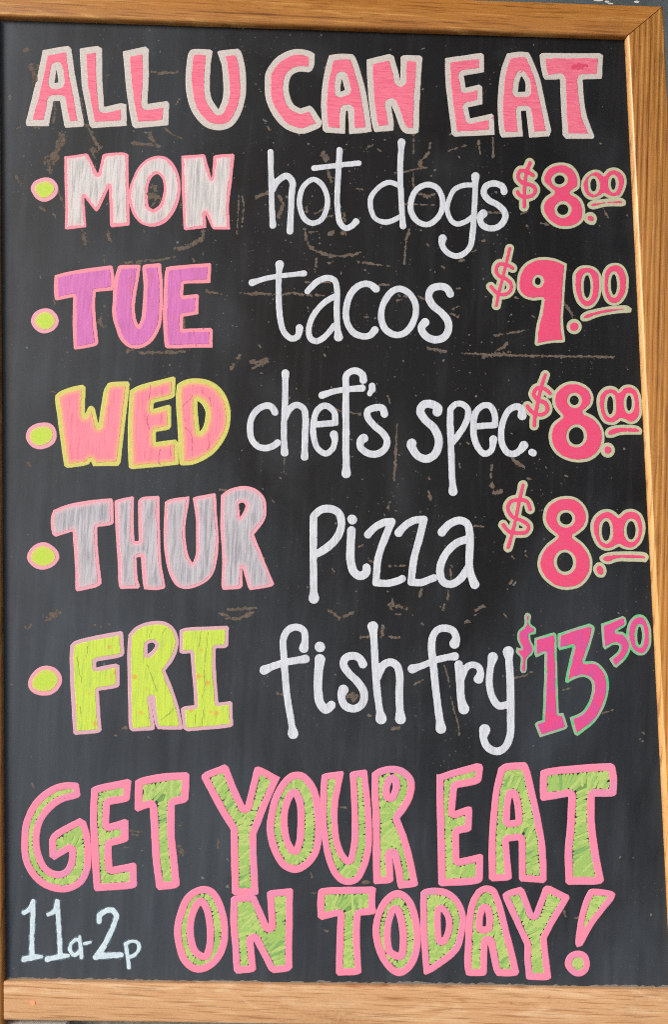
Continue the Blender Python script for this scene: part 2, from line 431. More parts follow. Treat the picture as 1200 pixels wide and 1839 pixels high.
# the black panel, its edges tucked behind the rails
def grow(p, q, r, s): return p + 0.012*((p-q)/np.linalg.norm(p-q) + (p-r)/np.linalg.norm(p-r))
c4 = [grow(iTL, iTR, iBL, 0), grow(iTR, iTL, iBR, 0), grow(iBR, iBL, iTR, 0), grow(iBL, iBR, iTL, 0)]
pv = [(*p[:1], 0.0, p[2]) for p in c4] + [(p[0], 0.005, p[2]) for p in c4]
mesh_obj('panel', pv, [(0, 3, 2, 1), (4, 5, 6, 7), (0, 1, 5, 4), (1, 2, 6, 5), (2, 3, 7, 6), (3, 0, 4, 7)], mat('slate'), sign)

def rail(name, ia, ib, oa, ob, m, d=D, r=0.0035, back=0.016, n=40, seed=0, arris=None):
    """inner edge ia->ib, outer edge oa->ob; rounded arrises; swept in n steps"""
    rs = np.random.RandomState(seed)
    prof = [(0.0, 'i', 0.003)]
    sec = []
    for k in range(6):
        a = k/5*math.pi/2; sec.append(('i', r*(1-math.cos(a)) if False else r-r*math.cos(a), -(d-r+r*math.sin(a))))
    r2 = 0.003
    for k in range(5):
        a = math.pi/2 - k/4*math.pi/2; sec.append(('o', r2-r2*math.cos(a), -(d-r2+r2*math.sin(a))))
    sec = [('i', 0.0, 0.0035)] + sec + [('o', 0.0, back)]
    verts = []; faces = []; S = len(sec)
    wob = np.convolve(rs.uniform(-1, 1, n+9), np.ones(6)/6, 'same')[4:n+5]*0.00035
    for q in range(n+1):
        t = q/n; I = ia+(ib-ia)*t; O = oa+(ob-oa)*t; u = (O-I)/np.linalg.norm(O-I)
        for kind, off, y in sec:
            p = (I+u*(off+wob[q])) if kind == 'i' else (O-u*off)
            verts.append((p[0], y, p[2]))
    for q in range(n):
        for s in range(S-1):
            a = q*S+s; faces.append((a, a+1, a+S+1, a+S))
        faces.append((q*S+S-1, q*S, (q+1)*S, (q+1)*S+S-1))
    faces.append(tuple(range(S-1, -1, -1))); faces.append(tuple(n*S+s for s in range(S)))
    o = mesh_obj(name, verts, faces, m, sign, smooth=True)
    me = o.data
    if arris:
        me.materials.append(arris)
        for p in me.polygons:
            if p.index < n*S and p.index % S < 5: p.material_index = 1
    import bmesh
    bm = bmesh.new(); bm.from_mesh(me); bmesh.ops.recalc_face_normals(bm, faces=bm.faces)
    for e in bm.edges:
        if len(e.link_faces) == 2 and e.calc_face_angle(0) > 0.7: e.smooth = False
    bm.to_mesh(me); bm.free()
    return o

oTR = P(1193, 10, -D)
topdir = (iTR-iTL)/np.linalg.norm(iTR-iTL); rdir = (iBR-iTR)/np.linalg.norm(iBR-iTR); ldir = (iBL-iTL)/np.linalg.norm(iBL-iTL)
wr = float(np.linalg.norm(oTR-iTR))
oTL = iTL + (oTR-iTR)*np.array([-1, 1, 1.0]); oTL[1] = 0; oTR[1] = 0
g = 0.00045                                          # hairline at the mitres
def to_ground(p, d_): return p + d_*(p[2]/(-d_[2]))
rail('top_rail', iTL+topdir*g, iTR-topdir*g, oTL+topdir*g, oTR-topdir*g, mat('wood_top'), seed=1)
iBRg, oBRg = to_ground(iTR, rdir), to_ground(oTR, rdir)
iBLg, oBLg = to_ground(iTL, ldir), to_ground(oTL, ldir)
rail('right_stile', iTR+rdir*g, iBRg, oTR+rdir*g, oBRg, mat('wood_right'), r=0.0048, seed=2, n=60, arris=mat('wood_highlight'))  # inner edge carries the painted highlight
rail('left_stile', iTL+ldir*g, iBLg, oTL+ldir*g, oBLg, mat('wood_left'), seed=3, n=60)
bl_lo = P(4.8, 1834.5, -D); br_lo = P(1216, 1853, -D)
bl_lo[1] = br_lo[1] = 0
# the bottom rail butts against both stiles
def on_line(p, a, d_):                               # point of the line a+t*d_ at the height of p
    t = (p[2]-a[2])/d_[2]; return a + d_*t
bd = topdir*0.0005
blo = on_line(bl_lo, iTL, ldir)+bd; bro = on_line(br_lo, iTR, rdir)-bd
rail('bottom_rail', iBL+bd, iBR-bd, blo, bro, mat('wood_bottom'), d=D-0.0007, r=0.0022, seed=4)

# plywood backing, a little taller than the frame, running down to the ground
def slab(name, pts, y0, y1, m):
    n = len(pts); v = [(p[0], y0, p[1]) for p in pts]+[(p[0], y1, p[1]) for p in pts]
    f = [tuple(range(n-1, -1, -1)), tuple(range(n, 2*n))]+[(k, (k+1) % n, n+(k+1) % n, n+k) for k in range(n)]
    return mesh_obj(name, v, f, m, sign)
MAT['weathered'] = plain('weathered_ply', (0.12, 0.115, 0.10), (0.38, 0.36, 0.31), 60, 0.8)
slab('backing', [(oBLg[0]+0.004, 0.004), (oTL[0]+0.002, oTL[2]+0.013), (oTR[0]-0.010, oTR[2]+0.0075), (oTR[0]-0.003, oTR[2]+0.002), (oBRg[0]-0.004, 0.004)], 0.0175, 0.030, mat('weathered'))
fb0 = P(8.5, 1837, 0.002); fb1 = P(118, 1838, 0.002)
slab('foot_block', [(fb0[0], 0.001), (fb0[0], fb0[2]), (fb1[0], fb1[2]), (fb1[0], 0.001)], -0.0056, 0.014, plain('white_gloss', (0.6, 0.62, 0.6), (0.72, 0.73, 0.7), 30, 0.4))
def blob(name, px, py, rx, ry, y, m, seed):
    rs = np.random.RandomState(seed); c = P(px, py, y); n = 9; k = 1/1930.0
    pts = [(c[0]+rx*k*math.cos(2*math.pi*i/n)*rs.uniform(0.75, 1.15), c[2]+ry*k*math.sin(2*math.pi*i/n)*rs.uniform(0.75, 1.15)) for i in range(n)]
    return slab(name, pts, y-0.0003, y+0.0002, m)
flm = plain('white_paint_fleck', (0.7, 0.7, 0.66), (0.8, 0.8, 0.78), 60, 0.6)
for i, (px, py, rx, ry) in enumerate([(1076, 1, 9, 2), (1091, 3, 5, 2.2), (1097, 6.5, 6, 1.4), (1144, 3.5, 6, 2.2)]): blob('paint_fleck', px, py, rx, ry, 0.0173, flm, i)
blob('paint_spot', 58, 1801, 6, 4.5, -(D-0.0007)-0.0001, mat('orange'), 9)
# dust and chalk crumbs packed along the foot of the panel
def dust_strip():
    f = Field(4, 1735, 1215, 1785, 2.0)
    line = 1759.5 + (f.G[:, 0]-9)*16/1196.0
    v = np.abs(f.G[:, 1]-line+1.0) - 3.4
    v = v + f.noise(6, 2.0, 3) + f.noise(25, 2.2, 4) + f.noise(90, 1.6, 5)
    o = field_mesh('dust_line', f, v, 0.00012, 0.0004, mat('dust'), sign); o['kind'] = 'stuff'
dust_strip()

# ------------------------------------------------------------------ the hand lettering
# region of the photograph a group was measured in: x0, y0, scale; '*' marks a sharp corner
RG = {'g': (0, 0, 1), '1a': (40, 70, 4), '1b': (320, 70, 4), '1c': (560, 70, 4), '1d': (800, 70, 4),
      '2a': (40, 260, 6), '2b': (220, 260, 5.4545), '2c': (460, 260, 5), '2d': (680, 240, 4.8), '2e': (900, 270, 5),
      '3a': (40, 460, 6), '3b': (200, 460, 6), '3c': (430, 450, 5.714), '3d': (600, 470, 5.217), '3e': (860, 430, 4.138),
      '4a': (40, 670, 6), '4b': (210, 670, 5.714), '4c': (430, 650, 4.138), '4d': (710, 660, 4.444), '4e': (930, 660, 5),
      '5a': (40, 870, 5.217), '5b': (250, 860, 4.8), '5c': (540, 890, 3.636), '5d': (880, 850, 4),
      '6a': (40, 1110, 6), '6b': (210, 1110, 5.4545), '6c': (460, 1100, 4.138), '6d': (730, 1100, 5.4545), '6e': (910, 1090, 4.2857),
      '7a': (30, 1370, 5.217), '7b': (220, 1370, 4.615), '7c': (440, 1370, 5), '7d': (560, 1370, 5.4545), '7e': (770, 1360, 5.217), '7f': (860, 1360, 4.444),
      '8a': (30, 1600, 5.217), '8b': (300, 1570, 4.8), '8c': (560, 1570, 5.4545), '8d': (740, 1570, 6), '8e': (890, 1570, 5.217)}
STY = {'head': ('offwhite', 'pink_fill', 'rose pink', 'off-white'), 'mon': ('pink_line', 'silver', 'silver', 'pink'),
       'tue': ('pink_line', 'lilac', 'lilac', 'pink'), 'wed': ('olive', 'coral', 'salmon pink', 'yellow-green'),
       'thu': ('pink_soft', 'silver2', 'silver', 'pink'), 'fri': ('pink_dusty', 'lime', 'lime green', 'dusty pink'),
       'dot': ('pink_soft', 'lime_dot', 'lime yellow', 'pink'), 'price': ('cream_line', 'red_fill', 'hot pink', 'cream'),
       'p13': ('green_line', 'magenta', 'magenta pink', 'mint green'), 'get': ('pink_hot', 'hatch', 'green hatched', 'bubblegum pink')}
# name, character, word, region, style, outline width in photo pixels, outer contour | holes
LET = '''
letter;A;ALL;1a;head;11;P 145,80 330,48 352,70 375,240 445,610 440,630 310,640 300,625 270,445 222,445 190,628 30,626 22,600 100,300|P 245,208 259,312 229,320
letter;L;ALL;1a;head;11;P 410,70 540,50 572,70 575,300 588,488 705,460 748,468 750,625 500,642 480,620 425,330
letter;L;ALL;1a;head;11;P 720,90 885,55 908,75 908,300 897,468 1040,445 1055,465 1050,620 810,642 788,625 770,530 745,350
letter;U;U;1b;head;11;75,100 95,78 230,75* 248,90* 235,180 228,300 238,420 290,505* 318,430 325,330 312,190 280,95* 290,85* 430,70* 447,85 480,200 490,330 480,440 440,560 390,625 330,652 270,656 200,635 130,570 80,480 55,350 55,230
letter;C;CAN;1b;head;10.5;630,240 700,140 780,90 860,72 940,85 983,108* 978,190 965,225* 940,240* 860,238 815,265 795,330 800,400 830,470 875,500* 945,478* 970,495 1010,555 1035,595* 1025,630 970,660 900,682 830,672 740,620 670,530 630,430 622,330
letter;A;CAN;1c;head;10.5;125,118* 200,106 295,110* 312,130 375,320 415,520 432,665* 400,672 270,685* 262,515* 245,515* 240,683* 100,672* 80,655* 68,480 75,350 100,200|217,278* 240,368* 208,380* 208,340
letter;N;CAN;1c;head;10.5;397,148* 560,108* 590,125* 620,220 638,300* 640,130* 655,120 780,120* 797,135* 785,300 775,500 770,670* 745,683 680,680* 650,660 600,540 570,470* 590,600 588,658* 455,670* 445,650 420,520 400,300
letter;E;EAT;1d;head;9.5;0,138* 260,100* 280,115* 282,240* 135,265* 148,350* 245,328* 268,345* 270,470* 165,492* 180,572* 335,535* 350,550* 358,690* 70,703* 48,685* 25,500 3,320
letter;A;EAT;1d;head;9.5;445,105* 540,92 600,97* 620,130 680,280 730,500 765,660* 750,700* 605,710* 582,515* 545,518* 560,700* 410,710* 395,690 380,540 382,380 400,230|548,265* 575,310 578,380* 525,382* 530,320
letter;T;EAT;1d;head;9.5;680,115* 695,102* 1110,103* 1135,118* 1128,285* 990,292* 998,420 1020,550 1075,700* 1065,718* 870,718* 845,690* 835,500 825,290* 720,295* 705,275* 688,200
bullet;dot;MON;2a;dot;7;90,465 130,395 230,355 300,360 365,410 387,475 365,540 310,590 230,615 160,590 110,530
letter;M;MON;2a;mon;6.5;450,122* 465,125 690,92* 712,105* 815,315* 862,110* 880,100 1100,85 1143,105* 1145,300 1160,850* 1150,872* 960,893* 943,870* 935,455* 825,700* 800,722 780,710* 665,560* 690,880* 680,892* 480,915* 455,905* 460,600 450,350
letter;O;MON;2b;mon;6.5;110,300 160,210 240,140 340,110 420,118 490,170 540,260 570,390 555,540 490,690 400,775 300,803 190,780 110,700 70,590 62,450|345,290 385,330 402,400 395,500 360,590 300,635* 262,610 248,520 262,380 300,310
letter;N;MON;2b;mon;6.5;575,108* 795,93* 810,105* 875,330* 890,115* 905,105 1085,88* 1098,105* 1075,330 1045,600 1055,830* 890,830* 870,805* 815,680* 822,815* 615,840* 598,825* 585,550 578,300
numeral;8;monday price;2e;price;5.2;365,250 390,180 450,130 540,110 630,130 690,190 715,270 705,340 650,380* 720,430 755,500 760,580 740,640 670,690 580,708 490,690 410,630 365,550 365,480 400,420 455,380* 400,330 370,290|e:530,265,45,40|e:558,532,50,48
numeral;00;monday price;2e;price;5.2;720,310 740,240 790,190 850,172 900,185 925,210* 960,170 1020,155 1080,175 1120,220 1133,280 1120,350 1080,420 1020,435 970,430 930,410* 880,440 820,450 760,420 730,370|e:835,312,28,58|e:1012,300,22,55
underline;line;monday price;2e;price;5.8;775,490 800,460 900,440 1000,430 1090,428 1128,460 1125,495* 1090,505 950,505 820,530 790,515
full_stop;point;monday price;2e;price;6.2;745,600 770,565 815,555 855,580 865,625 845,665 800,668 760,645
bullet;dot;TUE;3a;dot;7;90,690 130,610 220,565 300,570 360,620 390,690 370,760 310,815 230,835 160,810 110,760
letter;T;TUE;3a;tue;6.5;345,205* 560,155 950,100* 975,110* 995,300 975,370* 790,388* 785,560 800,750 820,930* 800,960 700,990 565,1010* 550,990* 540,750 545,445* 370,480* 348,465* 338,330
letter;U;TUE;3b;tue;6.5;70,110* 90,100 300,92* 318,105* 300,220 270,400 255,540 265,680 292,748* 320,680 335,540 345,330 330,130* 340,100 515,75* 535,85* 555,300 550,600 530,750 470,880 390,960 290,998 190,985 100,910 50,790 10,640 15,450 30,250
letter;E;TUE;3b;tue;6.5;590,120* 640,110 1065,75* 1075,90* 1070,290* 780,298* 775,425* 925,408* 943,425* 940,625* 775,655* 772,785* 1070,772* 1092,790* 1090,985* 600,995* 575,975* 555,700 565,400 575,200
numeral;9;tuesday price;3e;price;5;285,320 300,240 350,175 420,140 500,132 580,145 660,180* 648,300 635,500 630,620 645,750* 640,762 540,770 430,792* 418,775* 430,650 455,540 470,450* 400,455 330,430 290,380|e:442,310,22,28
numeral;0;tuesday price;3e;price;5;700,320 705,250 750,200 810,192 870,210 910,260 918,340 905,430 860,500 800,520 740,480 710,410|e:808,350,26,85
numeral;0;tuesday price;3e;price;5;915,310 930,230 970,185 1020,175 1070,190 1105,240 1118,320 1105,410 1060,475 1000,492 950,465 920,400|e:1008,335,24,78
underline;line;tuesday price;3e;price;5.2;755,580 780,545 880,515 1000,495 1110,492 1142,515* 1135,545* 1000,555 880,580 810,608 770,605
full_stop;point;tuesday price;3e;price;5.6;e:712,648,56,57
bullet;dot;WED;4a;dot;7;35,690 60,605 130,555 220,535 300,545 355,600 372,680 345,750 280,800 190,823 110,800 55,745
letter;W;WED;4a;wed;7.5;355,240* 400,200 530,150 650,125* 680,150* 672,450* 720,360 745,352 770,370 820,560* 850,350 880,180 920,110* 960,98 1140,90* 1158,115* 1140,280 1100,600 1060,960* 1035,1000* 760,1005* 735,950* 720,985* 640,1005 480,1020* 450,1000* 420,800 380,500 350,280
letter;E;WED;4b;wed;7.5;130,180* 220,130 580,35* 602,50* 595,235* 570,255 380,305* 370,370* 535,325* 555,345* 555,550* 540,575 400,605* 398,710* 600,680* 630,710* 635,940* 420,965 150,988* 118,970* 110,600 118,350
letter;D;WED;4b;wed;8;615,120* 640,100 720,65 830,55 940,75 1040,130 1120,230 1165,380 1145,590 1080,720 1000,820 880,900 780,940 660,948* 640,930* 625,650 605,260|825,285* 870,320 905,390 905,470 880,560 850,600* 840,500 828,380
numeral;8;wednesday price;4e;price;5.2;312,280 335,210 400,150 490,122 580,140 650,190 682,260 670,340 610,400* 690,440 750,510 782,600 775,700 720,790 640,840 550,853 450,835 350,780 295,700 282,600 310,510 390,440* 340,380 315,330|e:512,295,40,42|e:530,615,68,78
numeral;00;wednesday price;4e;price;5.2;712,320 725,240 770,185 830,165 890,180 912,200* 950,165 1010,155 1070,180 1105,240 1118,340 1115,430 1080,490 1020,512 970,495 930,480* 880,515 830,518 770,490 730,420|e:835,340,28,82|e:1005,320,25,70
underline;line;wednesday price;4e;price;5.8;785,585 810,545 880,520 980,515 1080,525 1122,560 1115,605* 1050,605 920,608 850,632 800,630*
full_stop;point;wednesday price;4e;price;6.4;e:812,742,66,68
bullet;dot;THUR;5a;dot;7;42,690 70,610 140,555 220,545 290,580 338,640 345,690 310,750 240,790 160,798 90,765
letter;T;THUR;5a;thu;7;290,240* 420,190 620,150 835,130* 850,150* 858,355* 840,375 702,400* 708,600 725,780 742,930* 700,960 600,985 510,1003* 497,980* 490,750 470,440* 310,492* 285,475 265,380 268,300
letter;H;THUR;5a;thu;7;862,155* 900,140 1030,110* 1048,120* 1042,300 1050,530* 1090,530* 1083,155* 1110,125 1275,105* 1285,120* 1289,274 1291,491 1302,709 1340,959* 1330,975 1259,991 1139,984* 1125,900 1110,682* 1070,685* 1085,900 1105,955* 1085,978* 920,980* 905,950 890,700 870,400
letter;U;THUR;5b;thu;6.5;220,200* 260,178 435,148* 430,200 410,320 398,450 405,560 430,670 460,728* 485,650 490,500 485,330 460,165* 480,155 655,122* 663,135* 670,300 685,500 675,680 650,790 600,870 500,930 400,950 330,930 275,860 235,740 212,580 208,450 215,300
letter;R;THUR;5b;thu;6.5;705,140* 760,100 840,70 920,62 1010,90 1080,160 1098,250 1085,350 1040,420 990,480* 1060,650 1120,800 1165,905* 1150,925 1090,940 955,960* 940,935 890,770* 892,920* 880,942 720,958* 710,930 715,700 700,420|858,215* 890,203 915,225 905,270 870,330*
numeral;8;thursday price;5d;price;5.2;382,310 400,240 460,185 550,162 630,180 690,240 712,310 690,390 610,455* 680,510 730,590 740,670 715,750 650,815 560,838 470,820 390,760 348,680 352,600 400,520 475,455* 410,400 385,350|e:550,325,45,44|e:542,638,58,70
numeral;00;thursday price;5d;price;5.2;725,380 740,320 790,270 850,257 900,275 928,300* 970,265 1030,257 1090,290 1120,360 1118,430 1085,510 1030,550 970,545 930,525* 880,550 830,555 770,520 735,450|e:838,415,30,70|e:1018,410,32,66
underline;line;thursday price;5d;price;5.8;790,605 830,575 930,562 1040,562 1130,575 1145,605 1125,638* 1040,635 930,635 850,655 800,635
full_stop;point;thursday price;5d;price;6;745,680 775,640 820,650 842,700 825,745 785,748 755,720
bullet;dot;FRI;6a;dot;7.5;60,690 100,600 180,530 270,513 360,545 415,610 425,690 385,770 310,825 210,835 120,810 70,760
letter;F;FRI;6a;fri;7;515,290* 560,250 760,195 1060,140* 1085,155* 1100,380* 1080,410 800,470* 795,530* 1010,490* 1045,510* 1050,720* 1030,745 825,785* 835,950 855,1210* 830,1235 620,1255 575,1262* 550,1245* 530,1000 515,700 508,400
letter;R;FRI;6b;fri;6.5;110,160* 180,90 280,45 400,27 490,45 560,100 600,190 600,290 560,400 475,515* 530,650 600,850 650,1085* 640,1090 400,1090* 375,1040 335,790* 370,1085* 355,1095 150,1110* 125,1090 110,800 100,500 103,300|300,255* 345,240 375,265 350,310 300,355*
letter;I;FRI;6b;fri;6.5;612,120* 660,100 1080,75* 1097,90* 1090,270* 1070,290 970,298* 970,500 985,700 995,830* 1110,815* 1130,830* 1140,1050* 1120,1065 690,1110* 650,1085* 625,890* 650,870 760,855* 745,650 720,345* 640,350* 610,335*
dollar_sign;$;friday price;6e;p13;4;160,42 190,60 190,130 230,165 225,210* 185,215* 190,260 215,310 205,360 165,400 155,500 130,512 108,495 110,390 75,350 80,310* 115,320 85,250 90,190 135,140 140,65
numeral;1;friday price;6e;p13;4.8;215,240* 370,195* 388,215* 395,500 405,820* 440,815* 475,920* 465,935 260,1005* 220,905* 230,890 280,870* 290,600 295,360* 230,390* 218,370
numeral;3;friday price;6e;p13;5;395,205* 640,125* 680,150 680,185 650,290 605,420* 680,420 740,460 785,540 790,640 750,780 680,890 550,995* 530,985 488,850* 580,810 630,740 660,640 650,570 600,540 540,550 470,588* 452,575* 470,480 510,310* 410,335* 395,310*
numeral;5;friday price;6e;p13;4.5;728,130* 900,70* 920,85* 925,135 850,190* 900,195 945,240 960,310 930,390 850,470* 830,460 790,400* 860,340 870,300 830,290 760,330* 745,310* 735,220
numeral;0;friday price;6e;p13;4.5;925,190 950,110 1000,60 1060,65 1105,130 1118,230 1105,320 1060,370 1010,370 960,330 930,260|e:1028,222,18,72
letter;G;GET;7a;get;11.5;40,720 50,600 90,470 160,350 250,265 370,200 470,180 570,185* 582,200* 600,300* 580,325 430,370 330,440 260,530 225,620 213,750 240,880 300,980 380,1015 440,1000 480,930 490,830* 350,912* 305,880* 300,720* 330,665 590,515* 650,550* 685,680 700,850 690,1000 640,1110 560,1180 450,1215 330,1200 220,1150 120,1050 60,930 40,820
letter;E;GET;7a;get;12.5;695,240* 740,215 1040,150* 1075,170* 1060,340* 1040,360 875,395* 865,570* 1010,525* 1045,540* 1050,720* 1030,740 890,780* 895,975* 1100,935* 1120,950* 1130,1150* 1110,1170 740,1205* 720,1180* 695,800 685,450
letter;T;GET;7b;get;12.5;105,150* 140,130 320,90 530,78* 555,95* 550,300* 530,325 435,350* 435,600 455,800 475,1010* 450,1035 300,1055* 278,1030* 250,800 225,370* 125,405* 100,385* 100,250
letter;Y;YOUR;7b;get;12;655,105* 690,75 850,12* 880,35* 940,190 1015,355* 1060,180 1095,40* 1126,32 1311,120* 1292,157* 1200,369 1112,591* 1117,831 1131,1080* 1120,1092 930,1098* 908,1080* 900,800 897,555* 800,400 720,250 655,130*
letter;O;YOUR;7c;get;12;215,430 260,280 330,160 400,95 470,78 540,95 620,180 670,300 690,480 692,680 660,820 590,920 500,980 420,985 330,940 260,840 210,700 195,570|440,300* 465,380 470,520 465,680 445,760* 410,700 388,580 390,440 415,350
letter;U;YOUR;7c;get;11;690,110* 720,95 880,72* 892,90* 865,220 840,360 835,520 850,680 890,800 930,855* 955,720 960,540 955,350 940,95* 960,80 1085,60* 1100,75* 1130,350 1145,600 1135,800 1090,960 1020,1070 940,1098 860,1080 790,1010 730,880 695,700 675,500 675,300
letter;R;YOUR;7d;get;12;590,100* 640,65 740,33 840,33 930,70 1000,150 1012,240 985,360 930,460 865,545* 920,680 985,900 1048,1190* 1030,1210 860,1235* 845,1210 820,1060 790,910* 805,1150* 780,1175 620,1190* 605,1170* 600,900 600,600 585,300|790,185* 797,230 772,310* 768,250
letter;E;EAT below;7e;get;12;75,155* 90,160 200,125 450,55* 500,65 512,90 500,215* 470,245 270,290* 248,505* 370,460 405,465* 412,490 405,680* 385,695 290,715* 290,950* 490,905* 515,920* 510,1150* 480,1180 120,1210* 92,1190* 85,800 75,350
letter;A;EAT below;7e;get;11.5;655,100* 720,60 820,48 910,45* 930,65 1000,320 1060,600 1100,850 1110,1150* 1080,1180* 870,1165* 850,1140* 845,780* 755,790* 785,1130* 760,1150 600,1165* 565,1140* 565,850 580,560 610,300|785,365* 805,450 818,585* 765,590* 772,450
letter;T;EAT below;7f;get;12.5;495,110* 540,92 820,60 1060,45* 1090,65* 1108,170 1105,295* 1085,310 930,315* 930,500 960,750 1005,980* 985,1005 720,1020* 695,1000* 690,750 710,500 718,315* 510,350* 492,330* 490,200
letter;O;ON;8b;get;12;60,480 90,320 150,190 230,125 320,102 400,125 460,200 510,340 530,500 510,640 450,750 370,820 280,850 200,830 120,750 75,620|290,265* 320,330 340,450 340,600 318,682* 270,650 240,560 232,450 255,340
letter;N;ON;8b;get;11.5;550,210* 570,190 740,175* 770,190* 880,440* 862,160* 880,145 1070,120* 1088,135* 1085,400 1080,650 1085,800* 1060,830 920,855* 880,830* 830,730 745,570* 770,820* 750,840 600,858* 575,830* 560,600 545,400
letter;T;TODAY;8c;get;11.5;65,160* 90,140 600,118* 632,135* 625,300 635,370* 610,390 480,405* 475,600 490,960* 460,980 260,995* 238,970* 240,750 255,410* 100,450* 60,420* 55,280
letter;O;TODAY;8c;get;12;595,560 620,400 680,270 760,185 840,155 920,180 1000,270 1050,420 1075,600 1060,760 1010,890 930,975 860,1000 780,970 690,870 630,740|820,375* 850,500 865,650 855,770* 800,740 778,620 785,500
letter;D;TODAY;8d;get;11;95,190* 140,160 260,145 380,165 480,230 560,350 590,480 575,620 530,790 450,890 330,980 230,1050 150,1085* 130,1070* 110,850 95,600 90,350|315,400* 360,470 368,560 350,640 325,695* 315,550
letter;A;TODAY;8d;get;11.5;700,165* 760,130 830,122 900,150 950,240 1000,400 1050,600 1110,830 1160,1050* 1140,1085 1000,1100 920,1095* 890,1050 850,880 820,740* 812,1060* 790,1090 640,1098* 590,1085* 570,1000 575,750 590,480 630,280|790,395* 805,480 800,560* 765,565* 768,480
letter;Y;TODAY;8e;get;11;70,190* 110,160 240,118* 275,145* 360,365* 450,130* 480,108 520,110* 690,195* 700,225* 640,330 560,460 485,600* 500,750 528,970* 500,990 310,990* 290,975* 275,800 275,660* 200,500 130,350 75,220
exclamation_mark;! bar;TODAY;8e;get;10.5;880,145* 910,135 1100,160 1130,185* 1110,240 1030,340 930,470 860,590 820,670* 770,685* 755,660 770,480 800,340 840,220
exclamation_mark;! point;TODAY;8e;get;11;655,850 680,760 740,720 810,718 870,760 890,840 870,910 810,955 740,950 690,910
'''
